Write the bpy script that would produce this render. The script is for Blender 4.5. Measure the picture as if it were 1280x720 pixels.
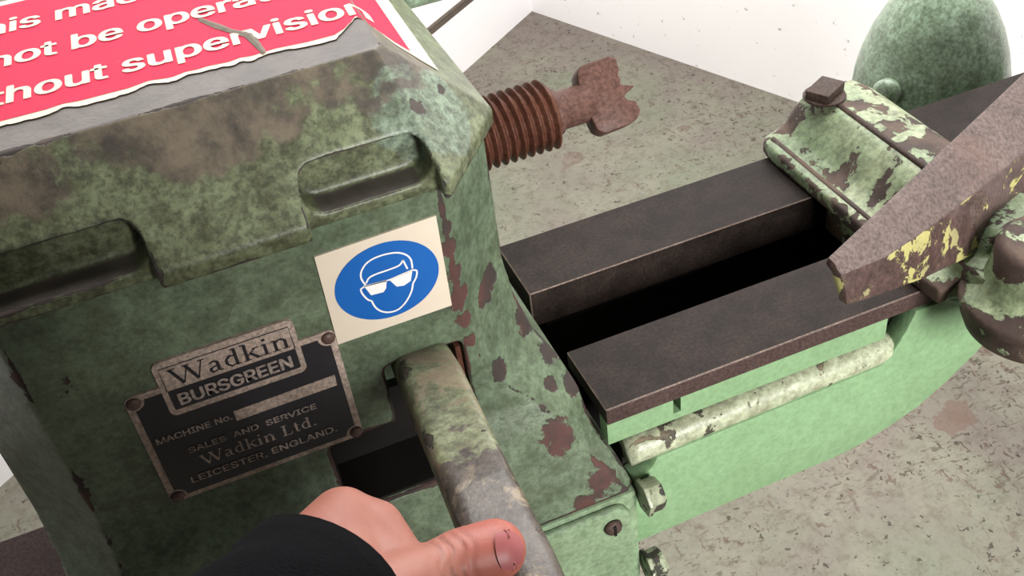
import bpy, bmesh, math, random
from mathutils import Vector, Matrix
random.seed(7)
for o in list(bpy.data.objects): bpy.data.objects.remove(o, do_unlink=True)
SC = bpy.context.scene
COL = SC.collection
# ---------------------------------------------------------------- units
# shapes are drawn in design units (1 unit = 0.8 m); bed top is at 0.9 m, floor at 0
U = 0.8; FZ = -0.225
def W(p): return Vector((p[0]*U, p[1]*U, (p[2]-FZ)*U))
# ---------------------------------------------------------------- camera
cam_d = bpy.data.cameras.new('camera'); cam = bpy.data.objects.new('camera', cam_d); COL.objects.link(cam)
RM = ((0.92274948, -0.36899281, -0.11125511), (-0.31664592, -0.56129596, -0.76464515), (0.21970152, 0.7408044, -0.63477562))
m = Matrix(((RM[0][0], -RM[1][0], -RM[2][0]), (RM[0][1], -RM[1][1], -RM[2][1]), (RM[0][2], -RM[1][2], -RM[2][2])))
cam.matrix_world = Matrix.Translation(W((-0.18, -0.5375, 1.4))) @ m.to_4x4()
cam_d.sensor_width = 36; cam_d.lens = 36*1342/1280; cam_d.clip_start = 0.02; cam_d.clip_end = 50
SC.camera = cam
# ---------------------------------------------------------------- light
wd = bpy.data.worlds.new('world'); SC.world = wd; wd.use_nodes = True
bg = wd.node_tree.nodes['Background']; bg.inputs[0].default_value = (1.0, 0.985, 0.96, 1); bg.inputs[1].default_value = 0.07
def area(name, loc, tgt, sx, sy, power, col):
    d = bpy.data.lights.new(name, 'AREA'); d.shape = 'RECTANGLE'; d.size = sx; d.size_y = sy; d.energy = power; d.color = col
    o = bpy.data.objects.new(name, d); COL.objects.link(o); o.location = W(loc)
    o.rotation_euler = (W(tgt)-W(loc)).to_track_quat('-Z', 'Y').to_euler(); return o
area('window_light', (0.40, -2.9, 1.85), (0.3, 0.0, 0.9), 0.7, 1.0, 115, (1.0, 0.98, 0.95))
area('ceiling_light', (0.85, 1.05, 2.75), (0.85, 1.05, 0.0), 1.6, 1.6, 70, (1.0, 0.98, 0.96))
vs = SC.view_settings; vs.view_transform = 'Standard'; vs.look = 'None'; vs.gamma = 1; vs.exposure = 0.18; vs.use_curve_mapping = False
# ---------------------------------------------------------------- helpers
def tag(o, label=None, cat=None, group=None, kind=None):
    if label: o['label'] = label
    if cat: o['category'] = cat
    if group: o['group'] = group
    if kind: o['kind'] = kind
    return o
def thing(name, base, label, cat):
    o = bpy.data.objects.new(name, None); COL.objects.link(o); o.location = W(base); o.empty_display_size = .05
    o['base'] = list(W(base)); return tag(o, label, cat)
def base_of(p):
    while p is not None:
        if 'base' in p: return Vector(p['base'])
        p = p.parent
    return Vector((0, 0, 0))
def mk(name, verts, faces, mat, parent=None, smooth=False):
    b = base_of(parent)
    me = bpy.data.meshes.new(name); me.from_pydata([W(v)-b for v in verts], [], faces); me.validate(); 
    bm = bmesh.new(); bm.from_mesh(me); bmesh.ops.recalc_face_normals(bm, faces=bm.faces); bm.to_mesh(me); bm.free()
    me.materials.append(mat)
    if smooth:
        for p in me.polygons: p.use_smooth = True
    o = bpy.data.objects.new(name, me); COL.objects.link(o)
    if parent: o.parent = parent
    return o
def bake(o, smooth=True):
    dg = bpy.context.evaluated_depsgraph_get(); dg.update()
    me = bpy.data.meshes.new_from_object(o.evaluated_get(dg)); o.modifiers.clear(); old = o.data; o.data = me; bpy.data.meshes.remove(old)
    me.name = o.name
    for p in me.polygons: p.use_smooth = smooth
    return o
def cut(o, cutters):
    for c in cutters:
        md = o.modifiers.new('cut', 'BOOLEAN'); md.operation = 'DIFFERENCE'; md.solver = 'EXACT'; md.object = c
    bake(o)
    for c in cutters: 
        me = c.data; bpy.data.objects.remove(c, do_unlink=True); bpy.data.meshes.remove(me)
def cast(o, vox, it=5, fac=.5):
    md = o.modifiers.new('r', 'REMESH'); md.mode = 'VOXEL'; md.voxel_size = vox*U; md.use_smooth_shade = True
    md = o.modifiers.new('s', 'SMOOTH'); md.factor = fac; md.iterations = it
    return bake(o)
def bevel(o, w, seg=2, ang=30):
    md = o.modifiers.new('b', 'BEVEL'); md.width = w*U; md.segments = seg; md.limit_method = 'ANGLE'; md.angle_limit = math.radians(ang)
    bake(o, False)
    try: o.data.set_sharp_from_angle(angle=math.radians(35))
    except Exception: pass
    for p in o.data.polygons: p.use_smooth = True
    return o
def join_geo(*gs):
    V = []; F = []
    for v, f in gs:
        n = len(V); V += list(v); F += [[i+n for i in q] for q in f]
    return V, F
def g_box(x0, x1, y0, y1, z0, z1):
    v = [(x, y, z) for x in (x0, x1) for y in (y0, y1) for z in (z0, z1)]
    return v, [(0,1,3,2), (4,6,7,5), (0,4,5,1), (2,3,7,6), (0,2,6,4), (1,5,7,3)]
def g_loft(rings, caps=True):
    n = len(rings[0]); V = [p for r in rings for p in r]; F = []
    for k in range(len(rings)-1):
        for i in range(n):
            j = (i+1) % n; F.append((k*n+i, k*n+j, (k+1)*n+j, (k+1)*n+i))
    if caps: F.append(tuple(range(n))[::-1]); F.append(tuple((len(rings)-1)*n+i for i in range(n)))
    return V, F
def g_prism(pts, a0, a1, axis='y'):
    f = {'y': lambda p, a: (p[0], a, p[1]), 'z': lambda p, a: (p[0], p[1], a), 'x': lambda p, a: (a, p[0], p[1])}[axis]
    return g_loft([[f(p, a0) for p in pts], [f(p, a1) for p in pts]])
def g_rev(prof, o, ax=(0,0,1), n=40):
    ax = Vector(ax).normalized(); u = ax.orthogonal().normalized(); w = ax.cross(u); o = Vector(o); rings = []
    for r, h in prof:
        rings.append([tuple(o+ax*h+(u*math.cos(2*math.pi*i/n)+w*math.sin(2*math.pi*i/n))*max(r, 1e-4)) for i in range(n)])
    return g_loft(rings)
def g_tube(pts, rads, n=20):
    pts = [Vector(p) for p in pts]; rings = []
    for i, p in enumerate(pts):
        d = (pts[min(i+1, len(pts)-1)]-pts[max(i-1, 0)]).normalized()
        u = d.cross(Vector((0, 0, 1))); u = u.normalized() if u.length > 1e-3 else Vector((1, 0, 0)); w = u.cross(d)
        r = rads[i] if isinstance(rads, (list, tuple)) else rads
        rings.append([tuple(p+(u*math.cos(2*math.pi*k/n)+w*math.sin(2*math.pi*k/n))*r) for k in range(n)])
    return g_loft(rings)
def g_ball(c, r, n=14):
    c = Vector(c); return g_rev([(r*math.sin(math.pi*i/n), -r*math.cos(math.pi*i/n)) for i in range(n+1)], c, (0, 0, 1), 2*n)
def g_caps(a, b, ra, rb):
    a = Vector(a); b = Vector(b); d = b-a; L = d.length; k = 6; pr = []
    for i in range(k+1):
        t = math.pi/2*i/k; pr.append((ra*math.sin(t), -ra*math.cos(t)))
    for i in range(k+1):
        t = math.pi/2*i/k; pr.append((rb*math.cos(t), L+rb*math.sin(t)))
    return g_rev(pr, a, d, 20)
def rrect(x0, x1, z0, z1, r, n=5):
    out = []
    for cx, cz, a0 in ((x1-r, z0+r, -90), (x1-r, z1-r, 0), (x0+r, z1-r, 90), (x0+r, z0+r, 180)):
        for i in range(n+1):
            t = math.radians(a0+90*i/n); out.append((cx+r*math.cos(t), cz+r*math.sin(t)))
    return out
def octa(xl, xr, yf, yb, cx, cy, z, lx=None, ly=None):
    lx = cx if lx is None else lx; ly = cy if ly is None else ly
    return [(xl+lx, yf, z), (xr-cx, yf, z), (xr, yf+cy, z), (xr, yb-cy, z), (xr-cx, yb, z), (xl+lx, yb, z), (xl, yb-ly, z), (xl, yf+ly, z)]
# ---------------------------------------------------------------- materials
class NT:
    def __init__(s, name):
        s.m = bpy.data.materials.new(name); s.m.use_nodes = True; s.t = s.m.node_tree; s.b = s.t.nodes['Principled BSDF']
        s.co = s.t.nodes.new('ShaderNodeTexCoord').outputs['Object']
    def n(s, k, **kw):
        x = s.t.nodes.new(k)
        for a, v in kw.items(): setattr(x, a, v)
        return x
    def lk(s, a, b): s.t.links.new(a, b)
    def noise(s, scale, detail=4, rough=.55, off=0, stretch=None, dist=0):
        x = s.n('ShaderNodeTexNoise'); x.inputs['Scale'].default_value = scale; x.inputs['Detail'].default_value = detail
        x.inputs['Roughness'].default_value = rough; x.inputs['Distortion'].default_value = dist
        mp = s.n('ShaderNodeMapping'); mp.inputs['Location'].default_value = (off, off*.7, off*1.3)
        if stretch: mp.inputs['Rotation'].default_value = stretch[0]; mp.inputs['Scale'].default_value = stretch[1]
        s.lk(s.co, mp.inputs[0]); s.lk(mp.outputs[0], x.inputs['Vector']); return x.outputs['Fac']
    def ramp(s, v, a, b):
        x = s.n('ShaderNodeMapRange'); x.interpolation_type = 'SMOOTHSTEP'; x.inputs[1].default_value = a; x.inputs[2].default_value = b
        s.lk(v, x.inputs[0]); return x.outputs[0]
    def math(s, op, a, b=None):
        x = s.n('ShaderNodeMath', operation=op)
        for i, v in enumerate((a, b)):
            if v is None: continue
            if isinstance(v, (int, float)): x.inputs[i].default_value = v
            else: s.lk(v, x.inputs[i])
        return x.outputs[0]
    def mix(s, f, a, b, mode='MIX'):
        x = s.n('ShaderNodeMix', data_type='RGBA', blend_type=mode)
        if isinstance(f, (int, float)): x.inputs[0].default_value = f
        else: s.lk(f, x.inputs[0])
        for i, v in ((6, a), (7, b)):
            if isinstance(v, (tuple, list)): x.inputs[i].default_value = (*v, 1)
            else: s.lk(v, x.inputs[i])
        return x.outputs[2]
    def bump(s, h, dist, strength=1):
        x = s.n('ShaderNodeBump'); x.inputs['Distance'].default_value = dist; x.inputs['Strength'].default_value = strength
        s.lk(h, x.inputs['Height']); s.lk(x.outputs[0], s.b.inputs['Normal'])
    def out(s, col=None, rough=None, metal=None, spec=None):
        for v, k in ((col, 'Base Color'), (rough, 'Roughness'), (metal, 'Metallic'), (spec, 'Specular IOR Level')):
            if v is None: continue
            if isinstance(v, (int, float)): s.b.inputs[k].default_value = v
            elif isinstance(v, (tuple, list)): s.b.inputs[k].default_value = (*v, 1)
            else: s.lk(v, s.b.inputs[k])
        return s.m
def plain(name, col, rough=.6, metal=0, var=.12, sc=60, spec=.4):
    t = NT(name); n1 = t.noise(sc, 5); c = t.mix(n1, tuple(v*(1-var) for v in col), tuple(min(1, v*(1+var)) for v in col))
    return t.out(c, rough, metal, spec)
def paint(name, c1, c2, chip=(.05, .028, .02), chip2=(.09, .045, .03), th=.66, cs=28, edge=6., rough=.42, mott=.25, grime=None, gth=.6, gs=9, off=0, spec=.45, zgr=None, flat=None, patches=(), speck=.3, spots=()):
    t = NT(name)
    base = t.mix(t.ramp(t.noise(14, 4, .6, off), .35, .65), c1, c2)
    fine = t.noise(330, 3, .7, off+3); med = t.noise(85, 5, .7, off+6)
    for c, r, col in patches:
        vm = t.n('ShaderNodeVectorMath', operation='DISTANCE'); t.lk(t.co, vm.inputs[0]); vm.inputs[1].default_value = c
        base = t.mix(t.ramp(t.math('ADD', vm.outputs['Value'], t.math('MULTIPLY', t.math('SUBTRACT', t.noise(40, 4, .6, off), .5), r*1.1)), r*1.06, r), base, col)
    base = t.mix(min(1, mott*1.9), base, t.mix(t.ramp(fine, .32, .66), (.42, .42, .42), (1.18, 1.18, 1.18)), 'MULTIPLY')
    base = t.mix(speck, base, t.mix(t.ramp(med, .36, .62), (.42, .38, .33), (1.12, 1.12, 1.12)), 'MULTIPLY')
    if grime:
        g = t.math('ADD', t.noise(gs, 6, .65, off+8, dist=.6), t.math('MULTIPLY', t.math('SUBTRACT', t.noise(120, 3, .6, off+5), .5), .18))
        if zgr:
            sx = t.n('ShaderNodeSeparateXYZ'); t.lk(t.co, sx.inputs[0]); g = t.math('ADD', g, t.math('MULTIPLY', t.ramp(sx.outputs[2], zgr[0], zgr[1]), zgr[2]))
        g = t.ramp(g, gth, gth+.07)
        base = t.mix(t.math('MULTIPLY', g, .92), base, t.mix(t.ramp(t.noise(45, 5, .7, off+2), .35, .65), grime[0], grime[1]))
    if flat:
        sn = t.n('ShaderNodeSeparateXYZ'); t.lk(t.n('ShaderNodeNewGeometry').outputs['Normal'], sn.inputs[0])
        base = t.mix(t.ramp(sn.outputs[2], .86, .97), base, t.mix(t.ramp(t.noise(50, 5, .7, off), .3, .7), flat[0], flat[1]))
    pt = t.n('ShaderNodeNewGeometry').outputs['Pointiness']
    v = t.math('ADD', t.noise(cs, 7, .62, off+1, dist=.3), t.math('MULTIPLY', t.math('SUBTRACT', pt, .5), edge))
    k = t.ramp(v, th, th+.025)
    for c, r in spots:
        vm = t.n('ShaderNodeVectorMath', operation='DISTANCE'); t.lk(t.co, vm.inputs[0]); vm.inputs[1].default_value = c
        k = t.math('MAXIMUM', k, t.ramp(t.math('ADD', vm.outputs['Value'], t.math('MULTIPLY', t.math('SUBTRACT', t.noise(95, 4, .65, off), .5), r*2.6)), r*1.1, r*.9))
    chipc = t.mix(t.ramp(t.noise(30, 4, .6, off+9), .45, .62), chip, chip2)
    chipc = t.mix(.5, chipc, t.mix(fine, (.4, .4, .4), (1.1, 1.1, 1.1)), 'MULTIPLY')
    col = t.mix(k, base, chipc)
    t.bump(t.math('SUBTRACT', t.math('ADD', t.math('MULTIPLY', fine, .25), t.math('MULTIPLY', med, .5)), k), .0008, .85)
    return t.out(col, t.mix(k, (rough,)*3, (.75,)*3), 0, spec)

def steel(name, c1, c2, rough, off):
    t = NT(name); n = t.noise(45, 6, .65, off); f = t.noise(500, 3, .7, off); c = t.mix(t.ramp(n, .3, .7), c1, c2)
    c = t.mix(.7, c, t.mix(t.ramp(f, .3, .7), (.4, .4, .4), (1.25, 1.2, 1.15)), 'MULTIPLY')
    c = t.mix(t.math('MULTIPLY', t.ramp(t.noise(13, 5, .6, off+4), .55, .75), .5), c, (c1[0]*1.6, c1[1]*1.2, c1[2]))
    t.bump(f, .0003, .5); return t.out(c, t.mix(n, (rough-.08,)*3, (rough+.12,)*3), .0, .10)
HG1, HG2 = (.136, .180, .114), (.100, .138, .088)
M_body = paint('headstock green paint', HG1, HG2, (.036, .026, .022), (.085, .034, .028), th=.675, cs=34, edge=9, off=1, rough=.36, speck=.55,
    spots=(((.1032, -.099, .8911), .009), ((.1198, -.1085, .8544), .009), ((.1085, -.1096, .8467), .006), ((.0816, -.0846, .9372), .006), ((.1072, -.0822, .9119), .0045), ((.0683, -.0871, 1.0295), .004), ((.0684, -.087, 1.0185), .005),
           ((.0682, -.0872, 1.0052), .0045), ((.0682, -.0871, .9902), .006), ((.0684, -.0873, .9765), .005), ((.0688, -.0879, .9643), .004), ((.083, -.0729, .9767), .006), ((.0886, -.0668, .9799), .007), ((.1045, -.0606, .94), .008), ((.1128, -.0679, .92), .007), ((.1203, -.0783, .9034), .007)))
M_lid = paint('worn lid paint', (.112, .132, .070), (.145, .168, .095), (.045, .036, .032), (.085, .062, .052), th=.69, cs=22, edge=4.5, grime=((.042, .034, .029), (.145, .115, .082)), gth=.60, gs=12, off=2.3, rough=.42, mott=.45, speck=.75,
    zgr=(1.072, 1.098, .27), flat=((.045, .037, .032), (.085, .072, .062)), patches=(((.0704, -.0762, 1.0845), .023, (.165, .215, .155)),), spots=(((.082, -.066, 1.083), .003), ((.066, -.078, 1.084), .004), ((.060, -.070, 1.092), .003)))
M_ped = paint('cabinet green paint', (.215, .30, .18), (.18, .26, .155), th=.72, cs=40, edge=0, off=4, rough=.4)
M_bed = paint('bed light green paint', (.19, .31, .165), (.175, .29, .15), (.05, .045, .03), (.1, .07, .05), th=.77, cs=60, edge=0, off=5, rough=.35, mott=.12, speck=.1)
M_ledge = paint('cream worn ledge', (.43, .47, .33), (.34, .37, .25), (.05, .042, .03), (.24, .19, .12), th=.575, cs=55, edge=0, off=6, rough=.38, mott=.25, speck=.5)
M_lever = paint('worn lever paint', (.20, .215, .125), (.165, .19, .105), (.055, .042, .035), (.1, .075, .055), th=.64, cs=26, edge=4, grime=((.14, .105, .07), (.25, .2, .13)), gth=.50, gs=26, off=7, rough=.4, mott=.35, speck=.7, patches=(((.0376, -.245, .985), .075, (.082, .066, .054)),))
M_sad = paint('flaking saddle paint', (.33, .38, .23), (.20, .27, .15), (.05, .03, .024), (.11, .07, .05), th=.515, cs=46, edge=2, off=8, rough=.5, mott=.3, speck=.5)
M_dome = paint('dome green paint', (.30, .40, .285), (.23, .32, .22), (.025, .02, .016), (.06, .045, .03), th=.69, cs=24, edge=0, off=9, rough=.28, mott=.4, speck=.5)
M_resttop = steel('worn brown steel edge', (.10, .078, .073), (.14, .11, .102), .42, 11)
M_edge = steel('worn edge with painted highlight', (.13, .1, .085), (.18, .14, .12), .4, 12)  # worn steel, brightened to paint in the highlight along the rail bevels
M_rest = paint('rusted rest with yellow paint', (.085, .05, .046), (.065, .038, .034), (.36, .33, .12), (.25, .22, .11), th=.545, cs=52, edge=0, off=12.2, rough=.4, mott=.35, speck=.5)
M_cream = plain('cream undercoat', (.45, .38, .28))
M_rail = steel('dark machined rail', (.013, .0095, .008), (.029, .021, .018), .55, 1)
M_railb = steel('rail edge brown', (.055, .035, .033), (.07, .046, .042), .5, 2)
M_rust = steel('rusty spindle steel', (.075, .030, .020), (.105, .044, .029), .38, 3)
M_centre = steel('brown drive centre steel', (.085, .046, .038), (.11, .061, .05), .42, 4)
M_darkbolt = steel('dark bolt steel', (.055, .04, .035), (.08, .055, .045), .5, 5)
M_nut = paint('part painted bolt', (.30, .33, .22), (.22, .25, .16), (.03, .026, .02), (.07, .05, .035), th=.52, cs=70, edge=0, off=3.3, rough=.35)
M_inside = plain('dark iron with painted shade', (.011, .0095, .0085), .7, 0, .3, 80, .15)  # iron taken near black: the shade of recesses is put into its colour
M_red = NT('red sign print')
_r = M_red; c = _r.mix(_r.ramp(_r.noise(60, 8, .7, 2, ((0, 0, .4), (1, 5, 1))), .66, .74), (.58, .018, .058), (.62, .18, .2)); c = _r.mix(.25, c, _r.mix(_r.noise(260, 4, .7), (.5, .5, .5), (1.1, 1.1, 1.1)), 'MULTIPLY'); M_red = _r.out(c, .6, 0, .12)
M_paper = plain('cream sign paper', (.60, .53, .42), .6, 0, .08, 90, .15)
M_print = plain('off white print', (.60, .52, .42), .6, 0, .06, 90, .15)
M_tear = plain('grey torn scar', (.13, .11, .085), .8, 0, .5, 300)
M_sticker = plain('cream sticker card', (.66, .575, .465), .45, 0, .05, 120)
M_blue = plain('blue sticker print', (.006, .105, .40), .4, 0, .08, 60)
M_white = plain('white sticker line', (.82, .80, .78), .45, 0, .03)
M_alu = steel('dull aluminium plate', (.36, .29, .25), (.44, .36, .31), .45, 8)
M_black = plain('black enamel', (.018, .016, .02), .35, 0, .3, 200)
M_alutext = steel('raised aluminium lettering', (.34, .29, .26), (.42, .36, .32), .45, 9)
M_rivet = plain('brown rivet', (.1, .06, .05), .5, .2)
M_skin = NT('skin'); t = M_skin
c = t.mix(t.ramp(t.noise(28, 4, .6), .35, .7), (.27, .10, .072), (.31, .125, .092)); c = t.mix(.12, c, t.mix(t.noise(400, 3), (.4, .3, .3), (1, 1, 1)), 'MULTIPLY')
vm = t.n('ShaderNodeVectorMath', operation='DISTANCE'); t.lk(t.co, vm.inputs[0]); vm.inputs[1].default_value = W((-.1200, -.2616, 1.0300))-W((-.26, -.93, FZ)); c = t.mix(t.math('MULTIPLY', t.ramp(vm.outputs['Value'], .024, .006), .8), c, (.33, .082, .062))
t.b.inputs['Subsurface Weight'].default_value = .25; t.b.inputs['Subsurface Radius'].default_value = (.006, .002, .001); t.b.inputs['Subsurface Scale'].default_value = 1
t.bump(t.noise(700, 3), .0002, .5); M_skin = t.out(c, .5, 0, .4)
M_tip = plain('flushed thumb nail', (.27, .08, .08), .42, 0, .12, 80, .3)
M_sleeve = NT('black knit sleeve'); t = M_sleeve; t.bump(t.noise(900, 2), .0006, .8); M_sleeve = t.out(t.mix(t.noise(600, 2), (.0015, .0015, .002), (.004, .004, .005)), .95, 0, .08)
# floor, walls
t = NT('worn painted concrete')
c = t.mix(t.ramp(t.noise(1.1, 4, .6, 3), .40, .60), (.165, .178, .13), (.178, .152, .134))
c = t.mix(t.ramp(t.noise(9, 6, .65, 1), .42, .72), c, (.205, .20, .158))
c = t.mix(.4, c, t.mix(t.noise(140, 5, .75, 5), (.3, .28, .25), (1.1, 1.1, 1.1)), 'MULTIPLY')
c = t.mix(.6, c, t.mix(t.ramp(t.noise(34, 6, .75, 25), .33, .55), (.6, .55, .48), (1, 1, 1)), 'MULTIPLY')
k1 = t.ramp(t.noise(52, 5, .62, 7, ((0, 0, .5), (1, 2.4, 1)), .6), .575, .615); k2 = t.ramp(t.noise(36, 6, .65, 11, ((0, 0, -.6), (2.2, 1, 1)), .8), .585, .625)
dens = t.ramp(t.noise(3.5, 4, .6, 33), .35, .62); k1 = t.math('MULTIPLY', k1, dens); k2 = t.math('MULTIPLY', k2, t.math('ADD', dens, .25))
k3 = t.ramp(t.noise(8, 5, .6, 15), .66, .69); k4 = t.ramp(t.noise(75, 4, .6, 19), .63, .67)
c = t.mix(t.math('MULTIPLY', k3, .6), c, (.12, .085, .068)); c = t.mix(t.math('MULTIPLY', k1, .8), c, (.075, .062, .042)); c = t.mix(t.math('MULTIPLY', k2, .8), c, (.085, .06, .045)); c = t.mix(t.math('MULTIPLY', k4, .85), c, (.03, .026, .018))
for pc, pr_ in (((.7900, .4400, 0), .024), ((.8160, .4530, 0), .022)):
    vm = t.n('ShaderNodeVectorMath', operation='DISTANCE'); t.lk(t.co, vm.inputs[0]); vm.inputs[1].default_value = pc
    c = t.mix(t.math('MULTIPLY', t.ramp(t.math('ADD', vm.outputs['Value'], t.math('MULTIPLY', t.math('SUBTRACT', t.noise(30, 5, .6, 2), .5), .05)), pr_*1.1, pr_), .75), c, (.13, .09, .07))
t.bump(t.noise(70, 6, .7), .002, .6); M_floor = t.out(c, .75, 0, .3)
t = NT('white painted wall'); c = t.mix(t.ramp(t.noise(34, 6, .8, 4), .645, .66), (.90, .88, .88), (.2, .16, .12)); t.bump(t.noise(40, 5), .001, .5); M_wall = t.out(c, .7, 0, .3)
t = NT('white skirting'); M_skirt = t.out(t.mix(t.ramp(t.noise(20, 6, .7), .7, .74), (.87, .85, .86), (.45, .4, .35)), .5)
M_dirt = plain('dirty dark ledge', (.09, .07, .055), .9, 0, .5, 40)
# ---------------------------------------------------------------- the room
def fin(o, label, cat, kind='structure'): return tag(o, label, cat, None, kind)
fin(mk('floor', *g_box(-3, 4.2, -3, 4.5, FZ-.05, FZ), M_floor), 'worn grey-green painted concrete floor with chips and shavings', 'floor')
cn = Vector((.997, 2.710)); dl = Vector((-.785, -.619)); dr = Vector((.385, -.923)).normalized()
def wall_strip(a, b, z0, z1, off0, off1, side):
    d = (b-a).normalized(); n = Vector((-d.y, d.x))*side
    p = [a+n*off0, b+n*off0, b+n*off1, a+n*off1]
    return g_prism([(q.x, q.y) for q in p], z0, z1, 'z')
# room side of the left wall is +n for direction dl rotated; of the right wall the other one
fin(mk('wall_left', *wall_strip(cn, cn+dl*4.2, FZ, 2.9, -.1, -.016, 1), M_wall), 'white painted wall behind the headstock', 'wall')
bb = wall_strip(cn, cn+dl*4.2, FZ, FZ+.19, -.016, 0.0, 1)
o = fin(mk('baseboard_left', *bb, M_skirt), 'tall white skirting board along the wall', 'skirting')
fin(mk('trim_1', *wall_strip(cn, cn+dl*4.2, FZ+.19, FZ+.212, -.016, -.004, 1), M_dirt), 'thin dark dirty ledge on top of the white skirting', 'trim')
fin(mk('wall_right', *wall_strip(cn-dr*.1, cn+dr*4.5, FZ, 2.9, 0, .1, 1), M_wall), 'white speckled wall behind the lathe bed', 'wall')
# ---------------------------------------------------------------- headstock
HS = thing('headstock', (-.16, .03, FZ), 'green cast-iron lathe headstock with worn lid, warning signs and maker plate', 'lathe headstock')
rings = [octa(-.34, .0145, -.108, .165, .006, .006, .826), octa(-.34, .008, -.105, .165, .010, .010, .848, .02, .02), octa(-.34, -.003, -.098, .165, .014, .014, .872, .03, .03),
         octa(-.34, -.006, -.091, .16, .022, .022, .90, .037, .036), octa(-.34, -.013, -.084, .16, .030, .030, .92, .037, .036), octa(-.34, -.024, -.0802, .16, .036, .036, .94, .037, .036),
         octa(-.34, -.032, -.08, .16, .039, .039, .97, .037, .036), octa(-.34, -.036, -.08, .16, .0395, .040, 1.0, .037, .036), octa(-.34, -.036, -.08, .16, .0395, .040, 1.097, .037, .036)]
body = mk('body', *g_loft(rings), M_body, HS)
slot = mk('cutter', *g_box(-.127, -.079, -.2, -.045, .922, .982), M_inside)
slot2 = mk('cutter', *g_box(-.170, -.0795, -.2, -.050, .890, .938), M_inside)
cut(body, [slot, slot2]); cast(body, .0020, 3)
mk('slot_shade_lining', *join_geo(g_box(-.172, -.078, -.0525, -.0455, .888, .940), g_box(-.1700, -.0790, -.0910, -.0525, .8885, .8918), g_box(-.1715, -.1688, -.0785, -.0525, .8885, .938)), M_inside, HS)  # added dark pieces that paint the lever opening as deep shade
mk('slot_strip', *g_box(-.0845, -.0815, -.083, -.046, .9225, .9815), M_rust, HS)
lid_r = [octa(-.388, -.030, -.100, .20, .045, .056, 1.094), octa(-.388, -.030, -.100, .20, .045, .056, 1.104), octa(-.336, -.084, -.050, .15, .004, .004, 1.160)]
lid = mk('lid', *g_loft(lid_r), M_lid, HS)
tag(lid, 'stained and chipped green lid with finger pockets')
def pocket(x0, x1):
    return mk('cutter', *g_prism(rrect(x0, x1, 1.1015, 1.126, .011, 8), -.2, -.071, 'y'), M_lid)
def lip_cut(x0, x1): return mk('cutter', *g_prism(rrect(x0, x1, 1.06, 1.13, .008, 4), -.2, -.0895, 'y'), M_lid)
cut(lid, [pocket(-.36, -.222), pocket(-.146, -.079), lip_cut(-.361, -.2215), lip_cut(-.1465, -.078)]); cast(lid, .0014, 3)
ped = mk('cabinet', *g_box(-.34, .0145, -.108, .165, FZ+.03, .8255), M_ped, HS); bevel(ped, .004)
plinth = mk('plinth', *g_box(-.33, .005, -.095, .155, FZ, FZ+.03), M_inside, HS)
cov = mk('cover_panel', *g_prism(rrect(-.315, .006, .32, .822, .012, 5), -.1145, -.1083, 'y'), M_ped, HS); bevel(cov, .0015)
def slotted_screw(x, y, z, r, par, name='screw'):
    s = mk(name, *g_rev([(0, 0), (r, 0), (r, .002), (r*.8, .0038), (0, .0045)], (x, y, z), (0, -1, 0), 20), M_darkbolt, par, True)
    mk('screw_slot', *g_box(x-.0008, x+.0008, y-.0052, y-.0030, z-r*.75, z+r*.75), M_inside, s); return s
slotted_screw(-.0085, -.1146, .8075, .0065, cov)
slotted_screw(-.300, -.1146, .8075, .0065, cov)
def hexbolt(x, y, z, par):
    h = mk('hex_bolt', *g_rev([(0, 0), (.0135, 0), (.0135, .0035), (.0120, .0036), (.0120, .0120), (.0105, .0140), (0, .0140)], (x, y, z), (1, 0, 0), 6), M_nut, par)
    bevel(h, .0006); return h
hexbolt(.0147, -.1135, .8225, HS); hexbolt(.0147, -.1135, .745, HS)
# motor housing carried on the back of the headstock
mt = mk('motor_housing', *g_box(-.30, .16, .33, .50, .995, 1.2), M_dome, HS); bevel(mt, .012, 3)
mk('motor_bracket', *g_box(-.28, -.20, .158, .335, 1.0, 1.06), M_dome, HS)
# brown steel step left of the headstock
mk('side_step', *g_box(-.62, -.3405, .0, .0975, .745, .782), M_railb, HS)
# spindle nose with its thread
def thread(x0, x1, r, amp, pitch, nx, nt=56):
    rings = []
    for i in range(nx+1):
        x = x0+(x1-x0)*i/nx; ring = []
        for k in range(nt):
            a = 2*math.pi*k/nt; ph = (x/pitch-a/(2*math.pi)) % 1; tri = 1-abs(ph*2-1)*1.15; rr = r-amp+amp*max(0, min(1, tri*1.15))
            if i in (0, nx): rr = r-amp
            ring.append((x, rr*math.cos(a), 1.0625+rr*math.sin(a)))
        rings.append(ring)
    return g_loft(rings)
sp = mk('spindle_thread', *thread(-.036, .0195, .0222, .0042, .0057, 110), M_rust, HS, True); tag(sp, 'coarse rusty screw thread of the spindle nose')
# ---------------------------------------------------------------- drive centre
DC = thing('drive_centre', (.0196, 0, 1.0625), 'rusty brown pronged drive centre projecting from the threaded spindle', 'drive centre')
mk('shank', *g_rev([(0, 0), (.0145, 0), (.0145, .004), (.0122, .006), (.0122, .026), (0, .026)], (.0196, 0, 1.0625), (1, 0, 0), 36), M_centre, DC, True)
pf = [(.0405, .0125), (.0415, .0175), (.0455, .0215), (.064, .0225), (.0685, .020), (.0685, .0125), (.0665, .0095), (.0675, .0065), (.066, .0035), (.0755, .0005), (.066, -.0035), (.0672, -.0065), (.0725, -.0085), (.0735, -.0155), (.070, -.0195), (.064, -.0215), (.047, -.0225), (.0425, -.019), (.0415, -.0125)]
v1 = Vector((0, .62, .785)); n1 = Vector((0, -.785, .62)); c0 = Vector((0, 0, 1.0625))
def pl(p, h): return tuple(Vector((p[0], 0, 0))+c0+v1*p[1]+n1*h)
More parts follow.
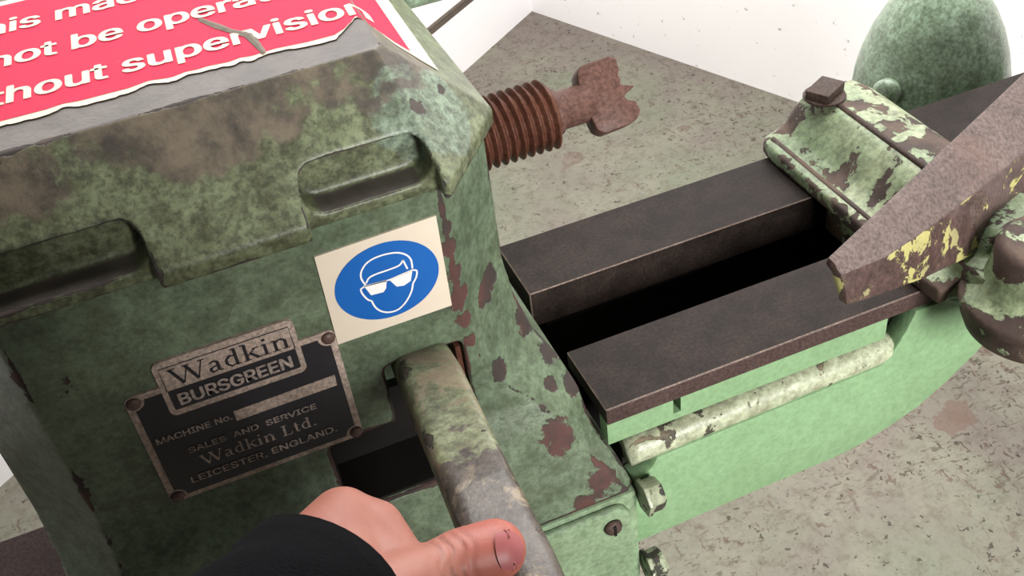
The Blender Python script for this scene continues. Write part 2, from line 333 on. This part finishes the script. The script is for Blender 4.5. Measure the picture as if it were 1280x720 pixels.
hd = mk('prong_head', *g_loft([[pl(p, -.0075) for p in pf], [pl(p, .0075) for p in pf]]), M_centre, DC); bevel(hd, .0015)
# ---------------------------------------------------------------- lever on the headstock
lv_pts = [(-.104, -.060, .968), (-.1045, -.085, .972), (-.1055, -.11, .977), (-.109, -.16, .990), (-.112, -.21, .999), (-.113, -.26, 1.001), (-.113, -.305, .998)]
lv_w = [(.0165, .013), (.017, .0155), (.0175, .017), (.017, .0155), (.017, .0145), (.0175, .014), (.015, .012)]
rings = []
for i, p in enumerate(lv_pts):
    d = (Vector(lv_pts[min(i+1, 6)])-Vector(lv_pts[max(i-1, 0)])).normalized(); u = d.cross(Vector((0, 0, 1))).normalized(); w = u.cross(d)
    a, b = lv_w[i]; rings.append([tuple(Vector(p)+u*q[0]+w*q[1]) for q in rrect(-a, a, -b, b, .0065, 4)])
lev = mk('lever', *g_loft(rings), M_lever, HS); cast(lev, .0013, 6); tag(lev, 'worn olive and brown iron lever')
# ---------------------------------------------------------------- warning sign on the lid
SR = math.radians(-2.2)
def sign_map(sx, sy, h):
    # sheet coordinates -> the top of the lid, folding down over its right-hand slope
    x = -.18+math.cos(SR)*(sx+.18)-math.sin(SR)*sy; y = math.sin(SR)*(sx+.18)+math.cos(SR)*sy
    z = 1.1607+h; d = x+.086
    if d > 0: z -= max(0, d*1.02-.0012*(1-math.exp(-d/.004)))-.0004
    return (x, y, z)
def sheet(x0, x1, front, back, h, n):
    V = []; F = []
    for i in range(n+1):
        sx = x0+(x1-x0)*i/n; f = front(sx); bk = back(sx)
        for j in range(5): V.append(sign_map(sx, f+(bk-f)*j/4, h))
    for i in range(n):
        for j in range(4):
            a = i*5+j; F.append((a, a+1, a+6, a+5))
    return V, F
jit = [random.uniform(-1, 1) for _ in range(400)]
def wob(sx, a, f=220, o=0):
    t = (sx+.4)*f+o; i = int(t) % 390; fr = t-int(t); return a*(jit[i]*(1-fr)+jit[i+1]*fr)
def torn(sx):          # peeled corner and bites along the front edge
    e = 0
    e = max(0, .020*(1-abs(sx+.0865)/.0150))
    for c, w, d in ((-.196, .010, .005), (-.167, .014, .0035), (-.150, .006, .004), (-.132, .016, .004), (-.238, .008, .003), (-.178, .006, .003)):
        e += max(0, d*(1-abs(sx-c)/w))
    return e
fr_w = lambda s: -.0275+torn(s)+wob(s, .0009)+wob(s, .0006, 700, 3)
fr_r = lambda s: max(-.0222+torn(s)*.5, fr_w(s)+.0006)
sg = mk('warning_sign', *sheet(-.330, -.052, fr_w, lambda s: .134, 0, 140), M_paper, HS); tag(sg, 'red warning sign with pale lettering and torn edge')
rd = mk('red_field', *sheet(-.326, -.064, fr_r, lambda s: .127, .00022, 140), M_red, sg)
try:      # Blender's own bundled sans; the built-in font stands in if it is missing
    SANS = bpy.data.fonts.load(bpy.utils.system_resource('DATAFILES', path='fonts')+'/Inter.woff2')
except Exception:
    SANS = None
def glyphs(txt):
    cu = bpy.data.curves.new('t', 'FONT'); cu.body = txt; cu.size = 1; cu.resolution_u = 4
    if SANS: cu.font = SANS
    ob = bpy.data.objects.new('t', cu); COL.objects.link(ob); dg = bpy.context.evaluated_depsgraph_get(); dg.update()
    me = bpy.data.meshes.new_from_object(ob.evaluated_get(dg)); bpy.data.objects.remove(ob, do_unlink=True); bpy.data.curves.remove(cu)
    V = [(v.co.x, v.co.y) for v in me.vertices]; F = [tuple(p.vertices) for p in me.polygons]; bpy.data.meshes.remove(me); return V, F
CAP = max(v[1] for v in glyphs('H')[0])
def twidth(txt): xs = [v[0] for v in glyphs(txt)[0]]; return max(xs)-min(xs)
def text(txt, x, z, h, mat, par, plane, bold=0.0, width=None):
    # bold: stroke thickening in units of the cap height, made by overlaying shifted copies of the outlines
    V, F = glyphs(txt); s = h/CAP; x0 = min(v[0] for v in V); x1 = max(v[0] for v in V); sx = (width/(x1-x0)) if width else s
    P = []; Q = []
    for i, (dx, dz) in enumerate(((0, 0), (1, 0), (-1, 0), (0, 1), (0, -1), (.7, .7), (-.7, .7), (.7, -.7), (-.7, -.7)) if bold else ((0, 0),)):
        n = len(P); P += [((v[0]-x0)*sx+x+dx*bold*h, v[1]*s+z+dz*bold*h*.6, i*4e-5) for v in V]; Q += [tuple(k+n for k in f) for f in F]
    return mk('lettering', [plane(*p) for p in P], Q, mat, par)
top = lambda a, b, k: sign_map(a, b, .0004+k)
# sheet y grows away from the reader
KX = .221/twidth('without supervision')
for line, pre, ch, xa, ya in (('without supervision', 'without s', 's', -.2072, -.0052), ('not be operated', 'not b', 'b', -.2312, .0395), ('This machine must', 'This m', 'm', -.2390, .0845)):
    text(line, xa-(twidth(pre)-twidth(ch))*KX, ya, .0188, M_print, sg, top, .045, twidth(line)*KX)
cr = [(-.1624, .0371), (-.155, .022), (-.1502, .0128), (-.1418, .0010), (-.1388, -.0244)]; cw = [.0012, .0022, .0016, .0026, .0012]; V = []; F = []
for i, (x, y) in enumerate(cr): V += [(x-cw[i], y-.001, 1.1612), (x+cw[i], y+.001, 1.1612), (x, y, 1.1618)]
for i in range(len(cr)-1): a = i*3; F += [(a, a+2, a+5, a+3), (a+2, a+1, a+4, a+5)]
mk('torn_scar', V, F, M_tear, sg)
# ---------------------------------------------------------------- goggles sticker on the front face
py = lambda y: (lambda x, z, k: (x, y-k, z))
def flat(name, pts, y0, y1, mat, par): return mk(name, *g_prism(pts, y0, y1, 'y'), mat, par)
def ribbon(pts, w, y, closed=False):
    P = [Vector(p) for p in pts]; n = len(P); V = []; F = []
    for i in range(n):
        a = P[(i-1) % n] if (closed or i > 0) else P[i]; b = P[(i+1) % n] if (closed or i < n-1) else P[i]
        d = (b-a).normalized(); q = Vector((-d.y, d.x))*w*.5; V += [(P[i].x+q.x, y, P[i].y+q.y), (P[i].x-q.x, y, P[i].y-q.y)]
    for i in range(n if closed else n-1): j = (i+1) % n; F.append((2*i, 2*i+1, 2*j+1, 2*j))
    return V, F
def smooth_line(pts, k=4):
    out = []; n = len(pts); P = [Vector(p) for p in pts]
    for i in range(n-1):
        p0 = P[max(i-1, 0)]; p1 = P[i]; p2 = P[i+1]; p3 = P[min(i+2, n-1)]
        for j in range(k):
            t = j/k; out.append(tuple(.5*((2*p1)+(p2-p0)*t+(2*p0-5*p1+4*p2-p3)*t*t+(3*p1-p0-3*p2+p3)*t**3)))
    return out+[tuple(P[-1])]
st = flat('goggles_sticker', [(-.1483, 1.0112), (-.0812, 1.0114), (-.0804, 1.0738), (-.1475, 1.0723)], -.0813, -.0795, M_sticker, HS); tag(st, 'cream square sticker with blue disc and face wearing goggles')
flat('blue_disc', [(-.1135+.0292*math.cos(2*math.pi*i/64), 1.0428+.0250*math.sin(2*math.pi*i/64)) for i in range(64)], -.0816, -.0813, M_blue, st)
ln = []
for pts in ([(-.1256, 1.045), (-.1269, 1.0502), (-.1257, 1.0549), (-.1213, 1.0591), (-.1141, 1.0605), (-.1059, 1.0593), (-.1009, 1.0561), (-.0986, 1.0517), (-.0988, 1.0458)],
            [(-.125, 1.046), (-.1227, 1.0489), (-.1183, 1.0498), (-.112, 1.0499), (-.1055, 1.0505), (-.1029, 1.0531)],
            [(-.0987, 1.0445), (-.0968, 1.0432), (-.0978, 1.0392), (-.1003, 1.0358)], [(-.1266, 1.044), (-.1286, 1.0431), (-.1282, 1.0394), (-.1263, 1.035), (-.1245, 1.0334)],
            [(-.1245, 1.0334), (-.1234, 1.0284), (-.1206, 1.0241), (-.116, 1.0216), (-.1109, 1.0218), (-.1058, 1.0255), (-.1019, 1.0311), (-.1003, 1.0358)]):
    ln.append(ribbon(smooth_line(pts), .0010, -.0818))
ln.append(ribbon([(-.1029, 1.0531), (-.1015, 1.0465)], .0010, -.0818))
mk('face_outline', *join_geo(*ln), M_white, st)
mk('goggles', *join_geo(*[([(p[0], -.0819, p[1]) for p in q], [tuple(range(len(q)))]) for q in (
    [(-.1266, 1.0447), (-.1139, 1.0437), (-.1152, 1.0386), (-.1171, 1.0366), (-.1240, 1.0372)], [(-.1124, 1.0430), (-.0990, 1.0447), (-.1012, 1.038), (-.1053, 1.0364), (-.1094, 1.0373)])],
    ribbon([(-.1270, 1.0446), (-.1125, 1.0433), (-.0985, 1.0449)], .0009, -.0819)), M_white, st)
# ---------------------------------------------------------------- maker's plate
tabp = rrect(-.2436, -.1680, 1.0015, 1.0395, .004, 4)
npo = mk('maker_plate', *join_geo(g_prism(rrect(-.2630, -.1485, .9390, 1.0228, .003, 3), -.0815, -.0795, 'y'), g_prism(tabp, -.0822, -.0795, 'y')), M_alu, HS)
tag(npo, 'black and aluminium maker plate fixed by four rivets')
pts = []
x0, x1, z0, z1, r = -.2592, -.1522, .9425, 1.0190, .0062
for cx, cz, a0 in ((x1, z0, 180), (x1, z1, 270), (x0, z1, 0), (x0, z0, 90)):     # corners scooped round the rivets
    for i in range(6): t = math.radians(a0-90*i/5); pts.append((cx+r*math.cos(t), cz+r*math.sin(t)))
pts2 = []
for cx, cz, a0, in ((x0, z0, 90), (x1, z0, 180), (x1, z1, 270), (x0, z1, 360)):
    for i in range(6): t = math.radians(a0-90*i/5); pts2.append((cx+r*math.cos(t), cz+r*math.sin(t)))
flat('black_field', pts2, -.0818, -.0815, M_black, npo)
flat('name_band', rrect(-.2405, -.1710, 1.0055, 1.0193, .0008, 2), -.0825, -.0822, M_black, npo)
mk('name_frame', *ribbon([(-.2407, 1.0195), (-.2405, 1.0352), (-.1712, 1.0352), (-.1710, 1.0195)], .0006, -.0824), M_black, npo)
flat('number_strip', [(-.2132, .9832), (-.1552, .9836), (-.1549, .9916), (-.2132, .9905)], -.0821, -.0818, M_alu, npo)
for x, z in ((-.2588, 1.0182), (-.1525, 1.0182), (-.1525, .9430), (-.2588, .9430)):
    mk('rivet', *g_rev([(0, 0), (.0040, 0), (.0036, .0012), (.002, .0020), (0, .0022)], (x, -.0815, z), (0, -1, 0), 18), M_rivet, npo, True)
# roman lettering drawn as thick and thin strokes with serifs
def serif_word(txt, x, z, h, total, mat, par, y):
    thick, thin = .17, .06
    G = {'W': (1.35, [((.0, 1), (.38, 0), thick), ((.38, 0), (.66, .85), thin), ((.62, 1), (.98, 0), thick), ((.98, 0), (1.28, 1), thin), ((-.1, .985), (.24, .985), .05), ((.5, .985), (.82, .985), .05), ((1.12, .985), (1.42, .985), .05)]),
         'a': (.62, [((.12, .60), (.30, .68), .08), ((.30, .68), (.44, .60), .10), ((.44, .62), (.44, .08), .15), ((.44, .08), (.6, .02), .07), ((.44, .40), (.16, .30), .07), ((.16, .32), (.10, .14), .14), ((.10, .14), (.22, .03), .11), ((.22, .03), (.44, .14), .07)]),
         'd': (.72, [((.52, 1.02), (.52, .0), .15), ((.36, 1.0), (.54, 1.02), .06), ((.52, .03), (.68, .03), .06), ((.52, .58), (.32, .68), .07), ((.32, .68), (.12, .5), .11), ((.12, .5), (.12, .2), .14), ((.12, .2), (.3, .02), .11), ((.3, .02), (.52, .12), .07)]),
         'k': (.74, [((.16, 1.02), (.16, .0), .15), ((.0, 1.0), (.18, 1.02), .06), ((.0, .025), (.32, .025), .05), ((.18, .28), (.56, .64), .06), ((.32, .42), (.62, .03), .15), ((.44, .64), (.72, .64), .05), ((.5, .025), (.78, .025), .05)]),
         'i': (.36, [((.16, .66), (.16, 0), .15), ((.02, .64), (.18, .66), .06), ((.0, .025), (.34, .025), .05), ((.1, .92), (.24, .92), .14)]),
         'n': (.78, [((.16, .66), (.16, 0), .15), ((.02, .64), (.18, .66), .06), ((.0, .025), (.32, .025), .05), ((.18, .52), (.40, .67), .08), ((.40, .67), (.58, .52), .11), ((.58, .54), (.58, 0), .15), ((.44, .025), (.74, .025), .05)]),
         'L': (.74, [((.2, 1), (.2, 0), .17), ((.02, .975), (.38, .975), .05), ((.02, .025), (.62, .025), .06), ((.62, .0), (.68, .26), .06)]),
         't': (.44, [((.2, .9), (.2, .1), .14), ((.04, .64), (.4, .64), .06), ((.2, .1), (.3, .02), .11), ((.3, .02), (.42, .1), .06)]),
         '.': (.26, [((.06, .07), (.2, .07), .14)]), ' ': (.32, [])}
    adv = sum(G[c][0]+.06 for c in txt); sx = total/adv; V = []; F = []; cx = x; k = 0
    for c in txt:
        for (a, b, w) in G[c][1]:
            ax, az, bx, bz = cx+a[0]*sx, z+a[1]*h, cx+b[0]*sx, z+b[1]*h; d = Vector((bx-ax, bz-az)); q = Vector((-d.y, d.x)).normalized()*w*h*.5
            n = len(V); yy = y-.00002*(k % 4); k += 1; V += [(ax+q.x, yy, az+q.y), (ax-q.x, yy, az-q.y), (bx-q.x, yy, bz-q.y), (bx+q.x, yy, bz+q.y)]; F.append((n, n+1, n+2, n+3))
        cx += (G[c][0]+.06)*sx
    return mk('lettering', V, F, mat, par)
serif_word('Wadkin', -.2355, 1.0218, .0112, .0640, M_black, npo, -.0826)
text('BURSGREEN', -.2365, 1.0082, .0078, M_alutext, npo, py(-.0828), .05, .0615)
text('MACHINE No.', -.2565, .9858, .0042, M_alutext, npo, py(-.0821), .03, .0415)
text('SALES  AND  SERVICE', -.2430, .9722, .0040, M_alutext, npo, py(-.0821), .03, .0730)
serif_word('Wadkin Ltd.', -.2385, .9598, .0080, .0665, M_alutext, npo, -.0821)
text('LEICESTER, ENGLAND.', -.2482, .9498, .0046, M_alutext, npo, py(-.0821), .03, .0855)
# ---------------------------------------------------------------- bed
BD = thing('lathe_bed', (.5, 0, FZ), 'lathe bed with two dark steel rails and light green cast side', 'lathe bed')
XE = 1.05
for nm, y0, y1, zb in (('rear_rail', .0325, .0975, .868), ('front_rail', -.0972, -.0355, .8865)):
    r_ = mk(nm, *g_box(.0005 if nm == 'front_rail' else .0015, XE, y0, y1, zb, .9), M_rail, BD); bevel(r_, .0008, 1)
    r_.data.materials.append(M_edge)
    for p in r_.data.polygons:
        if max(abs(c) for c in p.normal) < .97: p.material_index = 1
mk('rail_lip', *g_box(.0006, XE, -.0978, -.0973, .8868, .8992), M_railb, BD)
wp = [(.0155, .762), (.2, .768), (.27, .80), (.31, .845), (.36, .858), (XE, .860), (XE, .868), (.0155, .868)]
mk('rear_web', *g_prism(wp, .045, .085, 'y'), M_inside, BD)
mk('front_web', *g_prism(wp[:6]+[(XE, .8865), (.0155, .8865)], -.083, -.05, 'y'), M_inside, BD)
mk('cross_pan', *g_prism(wp[:5]+[(.36, .866), (.30, .855), (.26, .81), (.2, .776), (.0155, .772)], -.05, .045, 'y'), M_inside, BD)
bx = .0520
band = mk('side_band', *join_geo(g_box(.0012, bx-.0028, -.0955, -.084, .8655, .8864), g_box(bx+.0028, .216, -.0955, -.084, .8655, .8864), g_box(bx-.0028, bx+.0028, -.0955, -.084, .8655, .8715)), M_bed, BD)
led = []
for i in range(25):
    x = .0155+(.224-.0155)*i/24; led.append((x, -.0885, .8455+.004*i/24+random.uniform(-.0004, .0004)))
o = mk('ledge', *g_tube(led, .0115, 16), M_ledge, BD, True); tag(o, 'rounded cream ledge with flaking paint')
outl = [(.030, .8325), (.034, .840), (.12, .8415), (.212, .8435), (.221, .852), (.231, .872), (.236, .8855), (.262, .8855), (.278, .874), (.290, .862), (.34, .866), (.34, .85), (.318, .838), (.2997, .8170), (.276, .797), (.254, .782), (.23, .772), (.205, .765), (.181, .7615), (.1255, .7610), (.07, .759), (.0155, .757), (.0155, .826), (.024, .8275)]
side = mk('side_plate', *g_prism(outl, -.1000, -.0835, 'y'), M_bed, BD); bevel(side, .0015)
end = mk('end_leg', *g_box(.90, 1.04, -.09, .09, FZ, .859), M_bed, BD); bevel(end, .01)
# ---------------------------------------------------------------- tool rest saddle
SA = thing('tool_rest_saddle', (.288, 0, .9002), 'flaking green iron saddle clamped across the bed rails with round boss', 'lathe saddle')
prof = [(.238, .9004), (.238, .913), (.249, .916), (.258, .921), (.272, .939), (.280, .946), (.288, .949), (.322, .946), (.333, .938), (.336, .926), (.336, .9004)]
def prof_at(y, s, dz=0): return [(.287+(x-.287)*s, y, .9004+(z-.9004)*s+dz) for x, z in prof]
sad = mk('body', *join_geo(g_loft([prof_at(.112, .80), prof_at(.104, .96), prof_at(.09, 1), prof_at(-.10, 1), prof_at(-.115, .97)]), g_box(.255, .325, -.135, -.10, .9006, .930), g_box(.25, .33, -.031, .028, .868, .905)), M_sad, SA)
cast(sad, .0018, 5)
rb = mk('ridge_bead', *g_tube([(.2465, .10, .9140), (.2465, .0, .9140), (.2465, -.098, .9140)], .0024, 10), M_sad, SA, True)
BX, BY = .288, -.1500
boss = mk('boss', *g_rev([(0, .884), (.022, .884), (.036, .887), (.0435, .893), (.0470, .902), (.0465, .908), (.0490, .911), (.0495, .9145), (.048, .918), (.042, .920), (.037, .926), (.034, .938), (.033, .956), (.028, .961), (0, .961)], (BX, BY, 0), (0, 0, 1), 56), M_sad, SA, True)
mk('ridge_strip', *g_tube([(.2860, .098, .9470), (.2860, .0, .9475), (.2860, -.10, .9472)], .0026, 10), M_darkbolt, SA, True)
ca, sa_ = math.cos(.5), math.sin(.5); sq = [(.283+ca*x-sa_*y, .086+sa_*x+ca*y) for x, y in ((-.014, -.010), (.014, -.010), (.014, .010), (-.014, .010))]
bl = mk('clamp_bolt', *join_geo(g_rev([(0, 0), (.017, 0), (.017, .0025), (0, .0025)], (.283, .086, .9485), (0, 0, 1), 20), g_prism(sq, .9505, .9585, 'z')), M_darkbolt, SA); bevel(bl, .0012)
# ---------------------------------------------------------------- tool rest
TR = thing('tool_rest', (.262, -.098, .93), 'bent steel tool rest with brown rust and flaking yellow paint', 'tool rest')
A0 = Vector((.130, -.136, 1.0)); ud = Vector((.910, .415, 0)); nd = Vector((.415, -.910, 0))
S = [(0, .009, -.008, .0150, -.029), (.02, .0130, -.012, .0185, -.036), (.038, .0172, -.015, .0230, -.040), (.07, .0205, -.018, .0290, -.049), (.13, .0255, -.021, .0340, -.067), (.207, .030, -.024, .0365, -.080), (.30, .032, -.025, .038, -.088), (.42, .032, -.025, .038, -.090), (.46, .028, -.02, .034, -.08)]
th = .0055; rings = []
for s, rn, rz, ln_, lz in S:
    def q(n, z): return tuple(A0+ud*s+nd*n+Vector((0, 0, z)))
    rings.append([q(0, 0), q(rn*.5, rz*.45+.0012), q(rn-.002, rz+.0012), q(rn, rz), q(rn+.001, rz-.003), q((rn+ln_)/2+.001, (rz+lz)/2), q(ln_, lz), q(ln_-th, lz+.001), q((rn+ln_)/2-th, (rz+lz)/2), q(rn-th, rz-th*.8), q(rn*.5-.001, rz*.5-th*1.1), q(-.0015, -th)])
bld = mk('blade', *g_loft(rings), M_rest, TR); bevel(bld, .0010, 2, 25)
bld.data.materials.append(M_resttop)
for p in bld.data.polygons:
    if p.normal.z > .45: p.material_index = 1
mk('stem', *g_rev([(0, 0), (.012, 0), (.012, .042), (0, .042)], (.262, -.098, .933), (0, 0, 1), 24), M_darkbolt, TR, True)
# ---------------------------------------------------------------- domed housing behind the bed
DX, DY = .480, .190
DP = thing('domed_housing', (DX, DY, .79), 'egg-shaped green iron housing behind the rear rail of the bed', 'machine housing')
pr = [(0, .785), (.03, .785), (.053, .792), (.064, .806), (.0695, .825), (.0720, .845), (.0705, .864), (.0660, .885), (.0585, .907), (.0490, .926), (.0395, .941), (.030, .951), (.022, .957), (.018, .959), (0, .959)]
mk('dome', *g_rev(pr, (DX, DY, 0), (0, 0, 1), 64), M_dome, DP, True)
mk('cap', *g_rev([(0, 0), (.019, 0), (.019, .010), (.012, .014), (.012, .03), (0, .032)], (DX, DY, .9592), (0, 0, 1), 28), M_darkbolt, DP, True)
lug = mk('lug', *g_rev([(0, -.012), (.013, -.012), (.013, .006), (.008, .009), (0, .009)], (DX-.0665, DY-.022, .872), (-.93, -.33, .15), 20), M_dome, DP, True)
mk('bracket', *g_box(.435, .50, .0976, .15, .825, .86), M_dome, DP)
# ---------------------------------------------------------------- the person's hand
PE = thing('person', (-.26, -.93, FZ), 'person in black jacket pressing a bare thumb on the worn lever', 'person')
cmc, mcp, ip, tip = (-.1865, -.2786, 1.0443), (-.1598, -.2682, 1.0375), (-.1384, -.2611, 1.0321), (-.1222, -.2616, 1.0290)
imcp, ipip, idip, itip = (-.1777, -.2250, 1.0383), (-.1690, -.2100, .9780), (-.1430, -.2230, .9640), (-.115, -.2310, .9725)
imcp2 = (-.1650, -.2310, 1.0340)
mm, mp, md_, mt_ = (-.1985, -.243, 1.018), (-.1765, -.238, .968), (-.1485, -.247, .9605), (-.1180, -.254, .9720)
wr = (-.2281, -.282, 1.056)
parts = [g_caps(wr, cmc, .026, .021), g_caps(cmc, mcp, .020, .0150), g_caps(mcp, ip, .0128, .0122), g_caps(ip, tip, .0126, .0134), g_caps(imcp, imcp2, .0145, .0120), g_caps(imcp2, mcp, .0120, .0115), g_caps(cmc, imcp, .020, .0150), g_caps(wr, imcp, .024, .0152), g_caps(mcp, imcp, .0120, .0125),
         g_caps(wr, mm, .024, .0165), g_caps(imcp, mm, .0150, .016), g_caps(imcp, ipip, .0140, .0125), g_caps(ipip, idip, .0122, .0108), g_caps(idip, itip, .0105, .009),
         g_caps(mm, mp, .0150, .0125), g_caps(mp, md_, .0122, .0108), g_caps(md_, mt_, .0105, .009), g_caps(cmc, mm, .018, .016)]
off = Vector((-.007, -.0225, -.005))
for k in (1, 2):   # ring and little finger beside the middle finger
    ch = [tuple(Vector(p)+off*k*.95) for p in (mm, mp, md_, mt_)]; r = 1-.09*k
    parts += [g_caps(wr, ch[0], .022, .0155*r), g_caps(mm, ch[0], .0155, .0155*r), g_caps(ch[0], ch[1], .0145*r, .0122*r), g_caps(ch[1], ch[2], .012*r, .0105*r), g_caps(ch[2], ch[3], .0102*r, .0088*r)]
el = (-.44, -.52, 1.16)
parts += [g_caps(wr, tuple(Vector(wr).lerp(Vector(el), .35)), .026, .030)]
hand = mk('hand', *join_geo(*parts), M_skin, PE); cast(hand, .0013, 14)
# knuckle creases across the thumb joint
b = base_of(PE); ax = (W(tip)-W(ip)).normalized(); ipw = W(ip)-b
viewd = (cam.matrix_world.translation-W(ip)).normalized()
for v in hand.data.vertices:
    d = v.co-ipw; a = d.dot(ax); rad = d-ax*a
    if rad.length < .016*1.3 and -.02 < a < .012:
        up = rad.normalized().dot(viewd) if rad.length > 1e-6 else 0
        if up > .1:
            wv = .0012*math.sin(rad.cross(ax).dot(viewd)*500)
            for c, dp in ((-.0085, .0007), (-.0045, .0010), (-.0005, .0008), (.003, .0005)):
                v.co -= rad.normalized()*dp*math.exp(-((a+wv-c)/.0008)**2)*min(1, (up-.1)*2.5)
# thumb nail
nx = (Vector(tip)-Vector(ip)).normalized(); vw = (Vector((-.18, -.5375, 1.4))-Vector(tip)).normalized()
nn = (vw-nx*vw.dot(nx)); nn = (nn+Vector((.0, .0, .0))).normalized(); ny = nn.cross(nx)
V = []; F = []; NI, NJ = 10, 12
for i in range(NI+1):
    for j in range(NJ+1):
        s = i/NI; a = (j/NJ-.5)*1.35-.12; w = 1-.20*(1-s)**2-.28*max(0, s-.62)/.38
        L = -.0035+.0130*s-.0022*(abs(j/NJ-.5)*2)**2*(1 if s > .5 else -.9); r = .0134*math.sqrt(max(.05, 1-(max(0, L)/.0138)**2))+.0010
        p = Vector(tip)+nx*L+(nn*math.cos(a*w)+ny*math.sin(a*w))*r
        V.append(tuple(p))
for i in range(NI):
    for j in range(NJ): a = i*(NJ+1)+j; F.append((a, a+1, a+NJ+2, a+NJ+1))
mk('thumbnail', V, F, M_tip, PE, True)
# the standing figure the hand belongs to: jacket, trousers, shoes, head
ce = Vector((-.1935, -.2620, 1.0440)); E0 = Vector(el); sh = Vector((-.50, -.80, 1.41)); rings = []; nS = 40
def bez(t):
    # cuff -> forearm -> elbow -> shoulder
    P = [ce, ce.lerp(E0, .45), E0+Vector((.01, .02, -.01)), sh]
    return P[0]*(1-t)**3+P[1]*3*t*(1-t)**2+P[2]*3*t*t*(1-t)+P[3]*t**3
NK = 60
for k in range(NK+1):
    t = k/NK; cpos = bez(t); sd = (bez(min(1, t+.01))-bez(max(0, t-.01))).normalized(); su = sd.cross(Vector((0, 0, 1))).normalized(); sw = su.cross(sd)
    R = .0375+.018*min(1, t*2.5)+.02*max(0, t-.5)
    ring = []
    for i in range(nS):
        a = 2*math.pi*i/nS; rr = R*(1+.03*math.sin(3*a+t*40)+.03*math.sin(t*80+2*a)*(1 if k > 2 else .3))
        ring.append(tuple(cpos+(su*math.cos(a)+sw*math.sin(a))*rr))
    rings.append(ring)
c_in = bez(0); d_in = (bez(.02)-bez(0)).normalized()
inner = [[tuple(c_in+d_in*(.012*q)+(Vector(p)-c_in)*(.93-.02*q)) for p in rings[0]] for q in (2, 1, 0)]
V, F = g_loft(inner+rings, False)
mk('sleeve', V, F, M_sleeve, PE, True)
px_ = -.26; tor = []
for z, a, b_, yc in ((.72, .215, .15, -.93), (.85, .215, .148, -.92), (1.0, .20, .14, -.90), (1.15, .215, .15, -.875), (1.30, .25, .155, -.845), (1.38, .255, .15, -.83), (1.44, .225, .13, -.82), (1.48, .15, .10, -.81), (1.51, .085, .075, -.80)):
    tor.append([(px_+a*math.copysign(abs(math.cos(2*math.pi*i/40))**.85, math.cos(2*math.pi*i/40)), yc+b_*math.copysign(abs(math.sin(2*math.pi*i/40))**.85, math.sin(2*math.pi*i/40)), z) for i in range(40)])
rsh, rel, rwr = (-.07, -.83, 1.38), (-.02, -.93, 1.04), (-.09, -.80, .80)     # right arm, hand in the jacket pocket
jk = mk('jacket', *join_geo(g_loft(tor), g_caps(sh, (-.40, -.82, 1.40), .072, .08), g_caps(rsh, rel, .072, .058), g_caps(rel, rwr, .056, .046)), M_sleeve, PE); cast(jk, .008, 5)
hips = (px_, -.93, .74)
leg = []
for sx in (-1, 1):
    h = (px_+sx*.105, -.935, .70); kn = (px_+sx*.115, -.915, .27); an = (px_+sx*.12, -.95, -.13)
    leg += [g_caps(hips, h, .13, .11), g_caps(h, kn, .108, .072), g_caps(kn, an, .070, .052)]
M_trs = plain('dark blue work trousers', (.02, .024, .035), .9, 0, .2, 200)
tr = mk('trousers', *join_geo(*leg), M_trs, PE); cast(tr, .008, 5)
for sx in (-1, 1):
    x = px_+sx*.12
    sho = mk('shoe', *join_geo(g_caps((x, -.96, FZ+.055), (x, -.80, FZ+.042), .052, .042), g_box(x-.05, x+.05, -1.0, -.78, FZ, FZ+.03)), M_black, PE); cast(sho, .005, 6)
hc = Vector((px_+.01, -.775, 1.66))
hp = [g_caps((px_, -.80, 1.50), hc-Vector((0, .01, .06)), .068, .062), g_ball(hc+Vector((0, -.02, .03)), .105), g_caps(hc+Vector((0, .02, -.02)), hc+Vector((0, .035, -.085)), .082, .045),
      g_caps(hc+Vector((0, .092, .01)), hc+Vector((0, .112, -.03)), .010, .016), g_caps(hc+Vector((-.03, .085, -.068)), hc+Vector((.03, .085, -.068)), .010, .010)]
for sx in (-1, 1): hp += [g_caps(hc+Vector((sx*.098, -.005, .02)), hc+Vector((sx*.096, .0, -.03)), .016, .011), g_caps(hc+Vector((sx*.022, .085, .028)), hc+Vector((sx*.055, .072, .026)), .010, .008)]
hd_ = mk('head', *join_geo(*hp), M_skin, PE); cast(hd_, .005, 4)
for sx in (-1, 1): mk('eye', *g_ball(hc+Vector((sx*.036, .080, .008)), .0145, 8), M_white, PE, True)
M_hair = plain('short brown hair', (.05, .032, .02), .7, 0, .4, 200)
hr = mk('hair', *join_geo(g_ball(hc+Vector((0, -.035, .052)), .112), g_ball(hc+Vector((0, -.06, .0)), .095)), M_hair, PE); cast(hr, .006, 3)
